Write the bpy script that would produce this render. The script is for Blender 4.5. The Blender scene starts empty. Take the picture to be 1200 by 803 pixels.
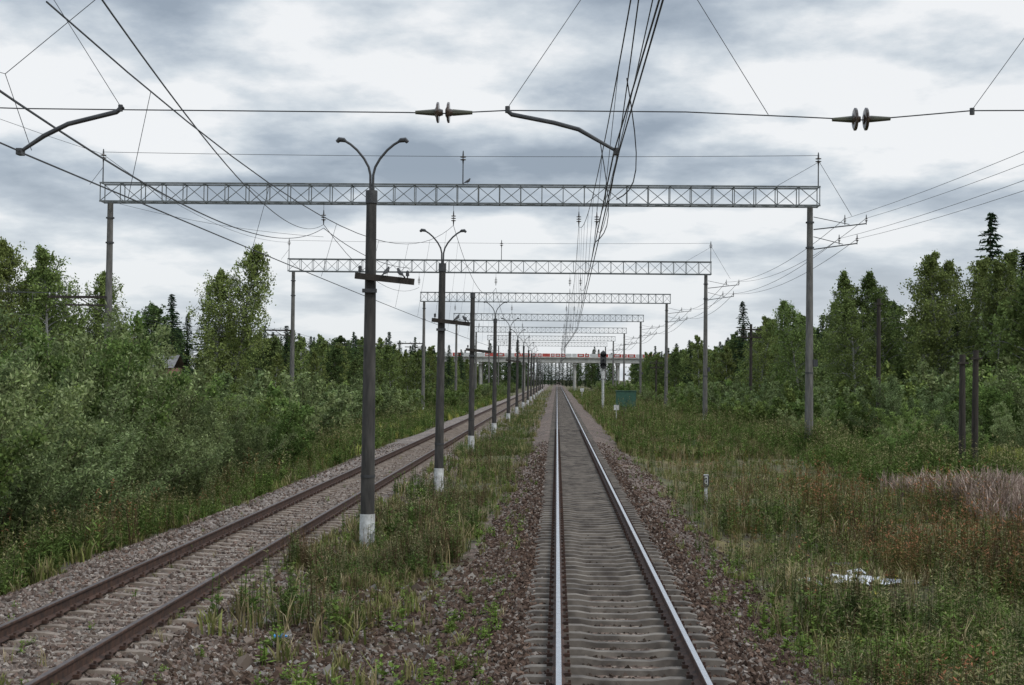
import bpy, math, numpy as np
from mathutils import Vector, Matrix
R = np.random.default_rng(7)
scene = bpy.context.scene
scene.view_settings.view_transform = 'Standard'
scene.view_settings.look = 'None'
scene.view_settings.exposure = 0

# ---------------------------------------------------------------- helpers
def link(o):
    scene.collection.objects.link(o); return o

class B:
    def __init__(s): s.q=[]; s.m=[]; s.c=[]
    def add(s, q, mat=0, col=(1,1,1)):
        q=np.asarray(q,dtype=np.float32)
        if len(q)==0: return
        s.q.append(q); s.m.append(np.full(len(q),mat,dtype=np.int32))
        c=np.asarray(col,dtype=np.float32)
        if c.ndim==1: c=np.tile(c,(len(q),1))
        s.c.append(c)
    def arrays(s):
        return np.concatenate(s.q),np.concatenate(s.m),np.concatenate(s.c)

def mesh_from(name, q, m, c, mats, weld=False):
    n=len(q)
    me=bpy.data.meshes.new(name)
    me.vertices.add(n*4); me.vertices.foreach_set('co', q.reshape(-1).astype(np.float32))
    me.loops.add(n*4); me.loops.foreach_set('vertex_index', np.arange(n*4,dtype=np.int32))
    me.polygons.add(n); me.polygons.foreach_set('loop_start', np.arange(0,n*4,4,dtype=np.int32))
    try: me.polygons.foreach_set('loop_total', np.full(n,4,dtype=np.int32))
    except Exception: pass
    for mt in mats: me.materials.append(mt)
    me.polygons.foreach_set('material_index', m)
    a=me.color_attributes.new('Col','FLOAT_COLOR','POINT')
    cc=np.ones((n*4,4),dtype=np.float32); cc[:,:3]=np.repeat(c,4,axis=0)
    a.data.foreach_set('color', cc.reshape(-1))
    me.update(calc_edges=True)
    if weld:
        import bmesh
        bm=bmesh.new(); bm.from_mesh(me)
        bmesh.ops.remove_doubles(bm, verts=bm.verts, dist=0.0005)
        for f in bm.faces: f.smooth=True
        bm.to_mesh(me); bm.free()
        try: me.set_sharp_from_angle(angle=math.radians(40))
        except Exception: pass
    return me

def obj(name, b, mats, weld=False, loc=None):
    q,m,c=b.arrays()
    o=bpy.data.objects.new(name, mesh_from(name,q,m,c,mats,weld))
    if loc is not None: o.location=loc
    return link(o)

def tube(pts, rad, sides=8):
    pts=np.asarray(pts,float); n=len(pts)
    rad=np.broadcast_to(np.asarray(rad,float),(n,))
    t=np.gradient(pts,axis=0)
    ln=np.linalg.norm(t,axis=1); 
    for i in range(n):
        if ln[i]<1e-6: t[i]=t[i-1] if i>0 else pts[-1]-pts[0]
    t/= (np.linalg.norm(t,axis=1)[:,None]+1e-12)
    ref=np.array([0,0,1.0]) if abs(np.mean(t[:,2]))<0.85 else np.array([1.0,0,0])
    u=np.cross(t,ref); u/=np.linalg.norm(u,axis=1)[:,None]+1e-12
    v=np.cross(t,u)
    a=np.arange(sides)*2*math.pi/sides+math.pi/sides
    ring=pts[:,None,:]+rad[:,None,None]*(np.cos(a)[None,:,None]*u[:,None,:]+np.sin(a)[None,:,None]*v[:,None,:])
    r0=ring[:-1]; r1=ring[1:]
    return np.stack([r0,np.roll(r0,-1,1),np.roll(r1,-1,1),r1],axis=2).reshape(-1,4,3)

def capped(p0,p1,r0,r1,sides=16):
    p0=np.array(p0,float);p1=np.array(p1,float)
    d=(p1-p0)/np.linalg.norm(p1-p0)
    return tube([p0-d*1e-4,p0,p1,p1+d*1e-4],[1e-4,r0,r1,1e-4],sides)

def lathe(p0, axis, prof, sides=14):
    p0=np.array(p0,float); axis=np.array(axis,float); axis/=np.linalg.norm(axis)
    z=np.array([p[0] for p in prof]); r=np.array([p[1] for p in prof])
    ref=np.array([0,0,1.0]) if abs(axis[2])<0.85 else np.array([1.0,0,0])
    u=np.cross(axis,ref); u/=np.linalg.norm(u); v=np.cross(axis,u)
    a=np.arange(sides)*2*math.pi/sides
    ring=p0+z[:,None,None]*axis+r[:,None,None]*(np.cos(a)[None,:,None]*u+np.sin(a)[None,:,None]*v)
    r0=ring[:-1]; r1=ring[1:]
    return np.stack([r0,np.roll(r0,-1,1),np.roll(r1,-1,1),r1],axis=2).reshape(-1,4,3)

def box(c,s,rz=0.0,ry=0.0):
    c=np.array(c,float); x,y,z=[k/2 for k in s]
    v=np.array([[-x,-y,-z],[x,-y,-z],[x,y,-z],[-x,y,-z],[-x,-y,z],[x,-y,z],[x,y,z],[-x,y,z]])
    if ry: 
        M=np.array([[math.cos(ry),0,math.sin(ry)],[0,1,0],[-math.sin(ry),0,math.cos(ry)]]); v=v@M.T
    if rz:
        M=np.array([[math.cos(rz),-math.sin(rz),0],[math.sin(rz),math.cos(rz),0],[0,0,1]]); v=v@M.T
    v=v+c
    f=[(0,3,2,1),(4,5,6,7),(0,1,5,4),(1,2,6,5),(2,3,7,6),(3,0,4,7)]
    return np.array([[v[i] for i in k] for k in f])

def beam(p0,p1,w,sides=4): return tube([p0,p1],[w*0.7]*2,sides)

def sagwire(p0,p1,sag,r,n=14):
    p0=np.array(p0,float);p1=np.array(p1,float)
    t=np.linspace(0,1,n)[:,None]
    p=p0*(1-t)+p1*t; p[:,2]-= (4*sag*t*(1-t))[:,0]
    return tube(p,r,4)

# ---------------------------------------------------------------- materials
def newmat(name):
    m=bpy.data.materials.new(name); m.use_nodes=True
    nt=m.node_tree; return m,nt,nt.nodes['Principled BSDF']
def N(nt,t,**k):
    n=nt.nodes.new(t)
    for a,b in k.items(): setattr(n,a,b)
    return n
def ramp(nt,fac,stops):
    r=N(nt,'ShaderNodeValToRGB'); e=r.color_ramp.elements
    while len(e)<len(stops): e.new(0.5)
    for i,(p,c) in enumerate(stops): e[i].position=p; e[i].color=(*c,1)
    nt.links.new(fac,r.inputs[0]); return r.outputs[0]
def mixc(nt,f,a,b,bt='MIX'):
    m=N(nt,'ShaderNodeMix',data_type='RGBA',blend_type=bt)
    for s,v in ((m.inputs[0],f),(m.inputs[6],a),(m.inputs[7],b)):
        if hasattr(v,'is_output'): nt.links.new(v,s)
        else: s.default_value = v if not isinstance(v,tuple) else (*v,1)
    return m.outputs[2]
def noise(nt,scale,detail=4,vec=None,rough=0.55):
    n=N(nt,'ShaderNodeTexNoise'); n.inputs['Scale'].default_value=scale; n.inputs['Detail'].default_value=detail
    n.inputs['Roughness'].default_value=rough
    if vec is not None: nt.links.new(vec,n.inputs['Vector'])
    return n.outputs[0]

def simple(name,c1,c2,scale=8,rough=0.8,metal=0.0,bump=0.15,stretch=None):
    m,nt,p=newmat(name)
    tc=N(nt,'ShaderNodeTexCoord'); vec=tc.outputs['Object']
    if stretch:
        mp=N(nt,'ShaderNodeMapping'); mp.inputs['Scale'].default_value=stretch
        nt.links.new(vec,mp.inputs[0]); vec=mp.outputs[0]
    f=noise(nt,scale,5,vec)
    nt.links.new(ramp(nt,f,[(0.35,c1),(0.68,c2)]),p.inputs['Base Color'])
    p.inputs['Roughness'].default_value=rough; p.inputs['Metallic'].default_value=metal
    if bump>0:
        b=N(nt,'ShaderNodeBump'); b.inputs['Strength'].default_value=bump; b.inputs['Distance'].default_value=0.02
        nt.links.new(noise(nt,scale*6,2,vec),b.inputs['Height']); nt.links.new(b.outputs[0],p.inputs['Normal'])
    return m

def leafmat(name,transl=0.35,var=0.25):
    m,nt,p=newmat(name)
    at=N(nt,'ShaderNodeAttribute',attribute_name='Col')
    col=at.outputs['Color']
    if var>0:
        oi=N(nt,'ShaderNodeObjectInfo')
        hs=N(nt,'ShaderNodeHueSaturation')
        hs.inputs['Saturation'].default_value=0.92
        mr=N(nt,'ShaderNodeMapRange'); mr.inputs[3].default_value=0.478; mr.inputs[4].default_value=0.508
        nt.links.new(oi.outputs['Random'],mr.inputs[0]); nt.links.new(mr.outputs[0],hs.inputs['Hue'])
        m2=N(nt,'ShaderNodeMapRange'); m2.inputs[3].default_value=1.0-var; m2.inputs[4].default_value=1.0+var
        mm=N(nt,'ShaderNodeMath',operation='FRACT'); m3=N(nt,'ShaderNodeMath',operation='MULTIPLY'); m3.inputs[1].default_value=7.31
        nt.links.new(oi.outputs['Random'],m3.inputs[0]); nt.links.new(m3.outputs[0],mm.inputs[0]); nt.links.new(mm.outputs[0],m2.inputs[0])
        nt.links.new(m2.outputs[0],hs.inputs['Value'])
        nt.links.new(col,hs.inputs['Color']); col=hs.outputs[0]
    df=N(nt,'ShaderNodeBsdfDiffuse'); nt.links.new(col,df.inputs[0])
    tr=N(nt,'ShaderNodeBsdfTranslucent'); nt.links.new(col,tr.inputs[0])
    mx=N(nt,'ShaderNodeMixShader'); mx.inputs[0].default_value=transl
    out=nt.nodes['Material Output']
    nt.nodes.remove(p)
    nt.links.new(df.outputs[0],mx.inputs[1]); nt.links.new(tr.outputs[0],mx.inputs[2]); nt.links.new(mx.outputs[0],out.inputs[0])
    return m
def attrmat(name):
    m,nt,p=newmat(name)
    at=N(nt,'ShaderNodeAttribute',attribute_name='Col')
    df=N(nt,'ShaderNodeBsdfDiffuse'); df.inputs['Roughness'].default_value=0.6
    nt.links.new(at.outputs['Color'],df.inputs[0]); nt.nodes.remove(p)
    nt.links.new(df.outputs[0],nt.nodes['Material Output'].inputs[0])
    return m

M_leaf=leafmat('foliage',0.27); M_weed=leafmat('weed_foliage',0.22,0.0)
M_bark=attrmat('bark')
M_stone=attrmat('crushed_stone')
M_conc=simple('pole_concrete',(0.085,0.08,0.073),(0.17,0.16,0.145),2.5,0.9,stretch=(3,3,0.6))
M_concd=simple('weathered_pole',(0.026,0.024,0.022),(0.075,0.068,0.06),2.5,0.9,stretch=(3,3,0.6))
M_white=simple('whitewash',(0.36,0.35,0.33),(0.72,0.72,0.70),6,0.8)
M_steel=simple('painted_lattice_steel',(0.08,0.09,0.09),(0.17,0.18,0.18),3,0.6)
M_dark=simple('dark_steel',(0.03,0.03,0.032),(0.06,0.06,0.06),6,0.55)
M_olive=simple('insulator_fitting',(0.04,0.04,0.025),(0.08,0.08,0.05),6,0.6)
M_wire=simple('wire_metal',(0.025,0.027,0.032),(0.045,0.047,0.05),6,0.6,bump=0)
M_ins=simple('glazed_porcelain',(0.045,0.03,0.022),(0.08,0.055,0.04),6,0.2)
M_wood=simple('creosote_wood',(0.022,0.018,0.014),(0.05,0.04,0.032),3,0.95,stretch=(4,4,0.5))
M_railtop=simple('polished_rail',(0.68,0.68,0.70),(0.82,0.82,0.84),5,0.25,metal=1.0,bump=0.0)
M_rust=simple('rail_rust',(0.03,0.016,0.011),(0.085,0.042,0.026),9,0.85)
M_raildull=simple('dull_rail_top',(0.06,0.042,0.036),(0.12,0.09,0.078),5,0.5,metal=0.4,bump=0)
M_sleep=simple('sleeper_concrete',(0.065,0.052,0.042),(0.19,0.16,0.13),2.6,0.9)
M_sleep2=simple('old_sleeper_concrete',(0.13,0.097,0.073),(0.27,0.215,0.17),4,0.9)

# ---------------------------------------------------------------- terrain
kx=np.array([-4000,-60,-14,-10.6,-9.3,-8.4,-4.5,-3.9,-2.0,-1.3,-0.75,2.35,2.95,4,8,14,20,60,4000])
kz=np.array([-1.3,-1.3,-1.1,-0.9,-0.62,-0.255,-0.255,-0.47,-0.5,-0.42,-0.275,-0.275,-0.42,-0.66,-0.8,-0.75,-0.8,-0.8,-0.8])
def wob(x,y):
    z=0
    for i,(a,b,c) in enumerate([(0.9,0.35,0.05),(-0.4,0.8,0.05),(1.9,1.3,0.03),(-2.3,1.7,0.025),(0.21,0.13,0.1)]):
        z=z+c*np.sin(a*x+b*y+i*1.7)
    return z
def gz(x,y):
    x=np.asarray(x,float); y=np.asarray(y,float)
    off=np.clip(np.minimum(np.abs(x+6.45)-2.0, np.abs(x-0.8)-1.6),0,1)
    return np.interp(x,kx,kz)+wob(x,y)*off

def build_ground():
    xs=np.unique(np.concatenate([np.linspace(-20,22,169),-20-np.geomspace(1,3500,26),22+np.geomspace(1,3500,26)]))
    ys=np.unique(np.concatenate([[-600,-100,-20],np.arange(0,70,0.4),70+np.geomspace(1,3600,90)]))
    X,Y=np.meshgrid(xs,ys); Z=gz(X,Y)
    nx,ny=len(xs),len(ys)
    V=np.stack([X,Y,Z],-1).reshape(-1,3)
    i=np.arange(ny-1)[:,None]*nx+np.arange(nx-1)[None,:]
    F=np.stack([i,i+1,i+nx+1,i+nx],-1).reshape(-1,4)
    me=bpy.data.meshes.new('ground')
    me.vertices.add(len(V)); me.vertices.foreach_set('co',V.reshape(-1).astype(np.float32))
    me.loops.add(len(F)*4); me.loops.foreach_set('vertex_index',F.reshape(-1).astype(np.int32))
    me.polygons.add(len(F)); me.polygons.foreach_set('loop_start',np.arange(0,len(F)*4,4,dtype=np.int32))
    me.update(calc_edges=True)
    me.polygons.foreach_set('use_smooth',np.ones(len(F),dtype=bool))
    x=V[:,0];y=V[:,1]
    g1=1-np.clip((np.abs(x-0.8)-2.2)/1.0,0,1)
    g2=1-np.clip((np.abs(x+6.45)-2.4)/1.0,0,1)
    g3=np.where((x>-5.5)&(x<0),np.clip((27-y)/6,0,1)*0.6,0)
    g4=np.where(x>2,np.clip((4.6-x)/1.5,0,1)*0.5,0)
    g=np.maximum(np.maximum(np.maximum(g1,g2),g3),g4)
    a=me.color_attributes.new('Col','FLOAT_COLOR','POINT')
    c=np.ones((len(V),4),dtype=np.float32); c[:,0]=g; c[:,1]=np.clip((-3.5-x)/1.5,0,1); c[:,2]=0
    a.data.foreach_set('color',c.reshape(-1))
    m,nt,p=newmat('ground_soil_and_ballast')
    at=N(nt,'ShaderNodeAttribute',attribute_name='Col'); sp=N(nt,'ShaderNodeSeparateColor'); nt.links.new(at.outputs['Color'],sp.inputs[0])
    tc=N(nt,'ShaderNodeTexCoord'); ob=tc.outputs['Object']
    v=N(nt,'ShaderNodeTexVoronoi'); v.inputs['Scale'].default_value=17; nt.links.new(ob,v.inputs['Vector'])
    sc=N(nt,'ShaderNodeSeparateColor'); nt.links.new(v.outputs['Color'],sc.inputs[0])
    red=ramp(nt,sc.outputs[0],[(0.0,(0.045,0.030,0.022)),(0.5,(0.105,0.07,0.053)),(0.85,(0.16,0.115,0.09)),(1.0,(0.29,0.25,0.21))])
    gry=ramp(nt,sc.outputs[0],[(0.0,(0.085,0.067,0.056)),(0.5,(0.165,0.132,0.112)),(0.85,(0.24,0.195,0.168)),(1.0,(0.38,0.33,0.29))])
    grav=mixc(nt,sp.outputs[1],red,gry)
    n1=noise(nt,1.1,6,ob,0.65); n2=noise(nt,0.18,3,ob)
    grav=mixc(nt,1.0,grav,ramp(nt,noise(nt,0.5,4,ob),[(0.35,(0.68,0.66,0.63)),(0.65,(1.25,1.2,1.15))]),'MULTIPLY')
    soil=ramp(nt,n1,[(0.3,(0.045,0.032,0.02)),(0.5,(0.085,0.078,0.033)),(0.7,(0.145,0.125,0.056))])
    soil2=ramp(nt,n2,[(0.35,(0.7,0.8,0.65)),(0.65,(1.4,1.2,1.0))])
    soil=mixc(nt,1.0,soil,soil2,'MULTIPLY')
    ad=N(nt,'ShaderNodeMath',operation='ADD'); nt.links.new(sp.outputs[0],ad.inputs[0])
    n3=noise(nt,2.2,5,ob,0.7); sb=N(nt,'ShaderNodeMath',operation='MULTIPLY_ADD'); sb.inputs[1].default_value=1.4; sb.inputs[2].default_value=-0.7
    nt.links.new(n3,sb.inputs[0]); nt.links.new(sb.outputs[0],ad.inputs[1])
    mr=N(nt,'ShaderNodeMapRange'); mr.inputs[1].default_value=0.4; mr.inputs[2].default_value=0.6; nt.links.new(ad.outputs[0],mr.inputs[0])
    nt.links.new(mixc(nt,mr.outputs[0],soil,grav),p.inputs['Base Color'])
    p.inputs['Roughness'].default_value=0.95
    b=N(nt,'ShaderNodeBump'); b.inputs['Strength'].default_value=0.9; b.inputs['Distance'].default_value=0.03; b.invert=True
    nt.links.new(v.outputs['Distance'],b.inputs['Height']); nt.links.new(b.outputs[0],p.inputs['Normal'])
    me.materials.append(m)
    link(bpy.data.objects.new('ground',me))
build_ground()

# ---------------------------------------------------------------- tracks
def rail_quads(x,y0,y1,b,mtop,mside):
    prof=[(-0.075,-0.185),(-0.075,-0.172),(-0.012,-0.15),(-0.010,-0.045),(-0.037,-0.03),(-0.037,-0.006),(-0.03,0.0),(0.03,0.0),(0.037,-0.006),(0.037,-0.03),(0.010,-0.045),(0.012,-0.15),(0.075,-0.172),(0.075,-0.185)]
    ys=np.arange(y0,y1+1,20.0)
    for k in range(len(prof)-1):
        a,c=prof[k],prof[k+1]
        q=[]
        for i in range(len(ys)-1):
            q.append([(x+a[0],ys[i],a[1]),(x+c[0],ys[i],c[1]),(x+c[0],ys[i+1],c[1]),(x+a[0],ys[i+1],a[1])])
        b.add(np.array(q)[:,::-1], mtop if k==6 else mside)
def track(name,xc,mtop,msl,L,top=-0.19):
    b=B(); half=0.795
    for s in (-1,1): rail_quads(xc+s*half,-20,620,b,0,1)
    ys=np.arange(-18,560,0.543)
    rr=np.random.default_rng(3)
    P=[]
    for y in ys:
        jx=rr.uniform(-0.03,0.03); w0=0.12; y=y+rr.uniform(-0.012,0.012)
        zt0=top+rr.uniform(-0.006,0.006); zt1=zt0-0.03
        st=[(-L/2,w0*0.95,zt0-0.03),(-L/2+0.12,w0,zt0),(-0.5,w0,zt0),(-0.3,w0*0.85,zt1),(0.3,w0*0.85,zt1),(0.5,w0,zt0),(L/2-0.12,w0,zt0),(L/2,w0*0.95,zt0-0.03)]
        for i in range(len(st)-1):
            a,c=st[i],st[i+1]; k=0.6
            xa,xb=xc+a[0]+jx,xc+c[0]+jx
            P.append([(xa,y-a[1]*k,a[2]),(xb,y-c[1]*k,c[2]),(xb,y+c[1]*k,c[2]),(xa,y+a[1]*k,a[2])])
            P.append([(xa,y-a[1],-0.4),(xb,y-c[1],-0.4),(xb,y-c[1]*k,c[2]),(xa,y-a[1]*k,a[2])])
            P.append([(xb,y+c[1],-0.4),(xa,y+a[1],-0.4),(xa,y+a[1]*k,a[2]),(xb,y+c[1]*k,c[2])])
        for s in (-1,1):
            e=st[0] if s<0 else st[-1]; xa=xc+e[0]+jx
            P.append([(xa,y-e[1],-0.4),(xa,y-e[1]*0.62,e[2]),(xa,y+e[1]*0.62,e[2]),(xa,y+e[1],-0.4)])
    b.add(np.array(P),2)
    for y in ys[(ys>10)&(ys<90)]:
        for s in (-1,1):
            for t in (-1,1):
                b.add(box((xc+s*half+t*0.105,y,-0.165),(0.07,0.09,0.045)),1)
                b.add(box((xc+s*half+t*0.12,y,-0.135),(0.03,0.03,0.05)),1)
    obj(name,b,[mtop,M_rust,msl])
track('railway_track',0.81,M_railtop,M_sleep,2.5)
track('railway_track',-6.24,M_raildull,M_sleep2,2.5,-0.205)

# ballast stones
def stones():
    protos=[]
    for i in range(14):
        v=box((0,0,0),(1,1,1)).reshape(-1,3)
        u,inv=np.unique(np.round(v,3),axis=0,return_inverse=True)
        u=u+R.uniform(-0.24,0.24,u.shape); u*=np.array([1,R.uniform(0.6,1),R.uniform(0.5,0.9)])
        v=u[inv.reshape(-1)]
        A=R.normal(size=(3,3)); Q,_=np.linalg.qr(A)
        if np.linalg.det(Q)<0: Q[:,0]*=-1
        protos.append((v@Q.T).reshape(-1,4,3))
    protos=np.array(protos)
    def scat(n,x0,x1,y0,y1,pal,s0,s1,zoff):
        u=R.random(n); y=1/(1/y0+(1/y1-1/y0)*u); x=R.uniform(x0,x1,n)
        s=R.uniform(s0,s1,n)*(1+0.35*(R.random(n)>0.93)); z=gz(x,y)+zoff+R.uniform(-0.01,0.02,n)
        k=R.integers(0,len(protos),n); a=R.uniform(0,6.28,n); ca,sa=np.cos(a),np.sin(a)
        q=protos[k]*s[:,None,None,None]
        X=q[...,0]*ca[:,None,None]-q[...,1]*sa[:,None,None]+x[:,None,None]
        Yq=q[...,0]*sa[:,None,None]+q[...,1]*ca[:,None,None]+y[:,None,None]
        Z=q[...,2]+z[:,None,None]
        pal=np.array(pal); c=pal[R.integers(0,len(pal),n)]*R.uniform(0.55,1.3,n)[:,None]
        return np.stack([X,Yq,Z],-1).reshape(-1,4,3),np.repeat(c,6,axis=0)
    red=[(0.09,0.06,0.046),(0.12,0.082,0.064),(0.145,0.105,0.083),(0.07,0.048,0.037),(0.15,0.10,0.074),(0.25,0.21,0.18)]
    mid=[(0.07,0.052,0.04),(0.10,0.075,0.06),(0.055,0.041,0.032),(0.13,0.105,0.085)]
    gr=[(0.18,0.14,0.117),(0.225,0.182,0.155),(0.14,0.105,0.087),(0.30,0.26,0.225),(0.19,0.135,0.108)]
    rub=[(0.11,0.08,0.06),(0.16,0.125,0.10),(0.095,0.063,0.047),(0.28,0.25,0.22),(0.125,0.085,0.063),(0.085,0.06,0.045)]
    b=B()
    for args in [(16000,-1.7,-0.1,11,75,red,0.03,0.065,0.0),(9000,-0.9,2.4,11,75,mid,0.03,0.05,-0.012),
                 (3500,-0.9,-0.35,11,60,red,0.035,0.06,0.035),(3500,1.97,2.5,11,60,red,0.035,0.06,0.035),
                 (13000,1.8,3.7,11,75,red,0.03,0.065,0.0),(28000,-9.2,-3.9,12,70,gr,0.03,0.06,0.0),
                 (15000,-5.0,-1.2,11,28,rub,0.02,0.06,0.0),(420,-5.0,-1.2,11,28,rub,0.07,0.14,0.0),(6000,3.0,6.5,11,36,rub,0.02,0.05,0)]:
        q,c=scat(*args); b.add(q,0,c)
    obj('ballast_gravel',b,[M_stone])
stones()

# ---------------------------------------------------------------- vegetation
def leafq(cen,l,w,rng,up=0.3,droop=0.0):
    n=len(cen)
    u=rng.normal(size=(n,3)); u[:,2]-=droop; u/=np.linalg.norm(u,axis=1)[:,None]
    nn=rng.normal(size=(n,3)); nn[:,2]+=up*2
    v=np.cross(nn,u); v/=np.linalg.norm(v,axis=1)[:,None]+1e-9
    L=(l*rng.uniform(0.6,1.3,n)/2)[:,None]; W=(w*rng.uniform(0.6,1.3,n)/2)[:,None]
    return np.stack([cen-u*L,cen+v*W-u*L*0.1,cen+u*L,cen-v*W-u*L*0.1],1)

def leafcol(n,pal,rng,clump=None):
    pal=np.array(pal)
    c=pal[rng.integers(0,len(pal),n)]*rng.uniform(0.75,1.25,n)[:,None]
    if clump is not None: c=c*clump[:,None]
    return c

def curve(p0,d,L,n,rng,wig=0.1,grav=0.0):
    p=[np.array(p0,float)]; d=np.array(d,float); d/=np.linalg.norm(d)
    for i in range(n):
        d=d+rng.normal(size=3)*wig; d[2]+=grav; d/=np.linalg.norm(d); p.append(p[-1]+d*L/n)
    return np.array(p)

def deciduous(name,H,rad,base,nb,nl,ls,pal,seed,shape=1.0,barkc=(0.3,0.29,0.27),droop=0.0,upang=0.6):
    rng=np.random.default_rng(seed); b=B()
    tr=curve((0,0,-0.3),(0,0,1),H*0.96,10,rng,0.035)
    b.add(tube(tr,np.linspace(H*0.013,0.015,11),8),1,barkc)
    cents=[];cl=[]
    for i in range(nb):
        t=base+(1-base)*((i+rng.random())/nb)**0.95
        k=min(int(t*10),9); p=tr[k]*(1-(t*10-k))+tr[k+1]*(t*10-k)
        tt=(t-base)/(1-base)
        prof=(math.sin(math.pi*min(1,(tt*0.85+0.15))**shape))**0.7
        L=rad*max(0.16,prof)*rng.uniform(0.65,1.15)
        a=i*2.4+rng.uniform(-0.5,0.5)
        d=(math.cos(a),math.sin(a),upang+0.9*tt+rng.uniform(-0.2,0.2))
        br=curve(p,d,L,6,rng,0.13,-0.05-droop*0.1)
        b.add(tube(br,np.linspace(0.012*L+0.02,0.006,7),4),1,np.array(barkc)*0.6)
        for j in range(2,7):
            for s in range(2):
                sd=rng.normal(size=3)*0.6; sd[2]-=droop*0.6
                q=br[j]+sd*0.28*L
                b.add(tube([br[j],q],[0.01,0.004],3),1,np.array(barkc)*0.5)
                f=rng.uniform(0.7,1.3)
                m=int(nl/(nb*10)*rng.uniform(0.5,1.5))
                sg=np.array([0.24,0.24,0.18+droop*0.2])*(0.35+0.4*L/rad)*rad/2.6
                cents.append(q+rng.normal(size=(m,3))*sg); cl.append(np.full(m,f))
    c=np.concatenate(cents); f=np.concatenate(cl)
    b.add(leafq(c,ls,ls*0.62,rng,0.3,droop),0,leafcol(len(c),pal,rng,f))
    q,m,cc=b.arrays(); return mesh_from(name,q,m,cc,[M_leaf,M_bark])

def spruce(name,H,rad,seed):
    rng=np.random.default_rng(seed); b=B()
    b.add(tube([(0,0,-0.3),(0,0,H)],[H*0.012,0.02],6),1,(0.10,0.08,0.06))
    z=H*0.06; Q=[];C=[]
    pal=np.array([(0.03,0.055,0.026),(0.04,0.07,0.032),(0.05,0.08,0.038)])
    while z<H:
        t=z/H; L=rad*(1-t)**0.75*rng.uniform(0.8,1.1)+0.22
        nb=int(6+4*(1-t))
        for i in range(nb):
            a=rng.uniform(0,6.28); Lb=L*rng.uniform(0.7,1.15)
            d=np.array([math.cos(a),math.sin(a),0.0])
            n=max(6,int(Lb*8)); s=np.sort(rng.random(n))
            cen=np.array([0,0,z])+d*(s*Lb)[:,None]; cen[:,2]+= -0.35*Lb*s+0.22*Lb*s**2*1.2
            side=np.cross(d,[0,0,1]); cen+=side*(rng.normal(size=n)*0.16*(1.2-s)*Lb)[:,None]
            u=d*0.9+rng.normal(size=(n,3))*0.35; u[:,2]-=0.35; u/=np.linalg.norm(u,axis=1)[:,None]
            v=np.cross(u,rng.normal(size=(n,3))+[0,0,1.5]); v/=np.linalg.norm(v,axis=1)[:,None]
            l=rng.uniform(0.18,0.36,n)[:,None]; w=rng.uniform(0.06,0.11,n)[:,None]
            Q.append(np.stack([cen-u*l,cen+v*w,cen+u*l,cen-v*w],1)); C.append(pal[rng.integers(0,3,n)]*rng.uniform(0.7,1.3))
        z+=0.34*(0.7+0.5*(1-t))
    b.add(np.concatenate(Q),0,np.concatenate(C))
    q,m,cc=b.arrays(); return mesh_from(name,q,m,cc,[M_leaf,M_bark])

def shrub(name,H,rad,nst,nl,pal,seed,l=0.11,w=0.045):
    rng=np.random.default_rng(seed); b=B(); cents=[];cl=[]
    for i in range(nst):
        a=i*2.4+rng.uniform(-0.4,0.4); sp=math.sqrt((i+0.5)/nst)
        d=(math.cos(a)*sp*rad/H*1.3,math.sin(a)*sp*rad/H*1.3,1)
        L=H*rng.uniform(0.65,1.12)*(1-0.15*sp)
        st=curve((math.cos(a)*sp*rad*0.35,math.sin(a)*sp*rad*0.35,-0.1),d,L,8,rng,0.09,-0.01)
        b.add(tube(st,np.linspace(0.03,0.006,9),4),1,(0.12,0.10,0.07))
        for j in range(1,9):
            for s in range(3):
                sd=rng.normal(size=3); sd[2]=abs(sd[2])*0.7; sd/=np.linalg.norm(sd)
                Lb=rng.uniform(0.25,0.75)*rad/2*(1.15-j/12)
                e=st[j]+sd*Lb
                b.add(tube([st[j],e],[0.008,0.003],3),1,(0.10,0.09,0.05))
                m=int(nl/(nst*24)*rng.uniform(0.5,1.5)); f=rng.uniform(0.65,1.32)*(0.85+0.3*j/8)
                t=rng.random(m)[:,None]
                cents.append(st[j]*(1-t)+e*t*1.0+rng.normal(size=(m,3))*0.10); cl.append(np.full(m,f))
    c=np.concatenate(cents); f=np.concatenate(cl)
    b.add(leafq(c,l,w,rng,0.3,-0.3),0,leafcol(len(c),pal,rng,f))
    q,m,cc=b.arrays(); return mesh_from(name,q,m,cc,[M_leaf,M_bark])

P_birch=[(0.145,0.195,0.05),(0.17,0.22,0.06),(0.12,0.165,0.044)]
P_dark=[(0.09,0.135,0.038),(0.105,0.15,0.045),(0.075,0.115,0.038)]
P_willow=[(0.145,0.19,0.065),(0.17,0.215,0.085),(0.115,0.16,0.052),(0.19,0.23,0.10)]
P_alder=[(0.115,0.17,0.038),(0.14,0.195,0.045),(0.09,0.14,0.035)]
BW=(0.38,0.37,0.35)
birches=[deciduous('birch_tree',13,2.6,0.14,60,15000,0.18,P_birch,s,1.0,BW,0.8,0.7) for s in (11,12,13)]
aspens=[deciduous('aspen_tree',12,3.0,0.12,60,15000,0.20,P_dark,s,1.0,(0.16,0.15,0.12),0.0,0.5) for s in (21,22)]
birches_f=[deciduous('birch_tree',13,2.7,0.10,34,4200,0.36,P_birch,s,1.0,BW,0.7,0.7) for s in (14,15,16)]
aspens_f=[deciduous('aspen_tree',12,3.2,0.08,34,4200,0.38,P_dark,s,1.0,(0.16,0.15,0.12),0.0,0.5) for s in (23,24,25)]
spruces=[spruce('spruce_tree',16,2.6,s) for s in (31,32,33)]
willows=[shrub('willow_shrub',4.0,2.1,20,24000,P_willow,s,0.115,0.045) for s in (41,42,43)]
alders=[shrub('alder_shrub',4.2,2.1,18,19000,P_alder,s,0.115,0.07) for s in (51,52)]
willows_f=[shrub('willow_shrub',4.0,2.2,12,6500,P_willow,s,0.22,0.10) for s in (44,45)]
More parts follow.
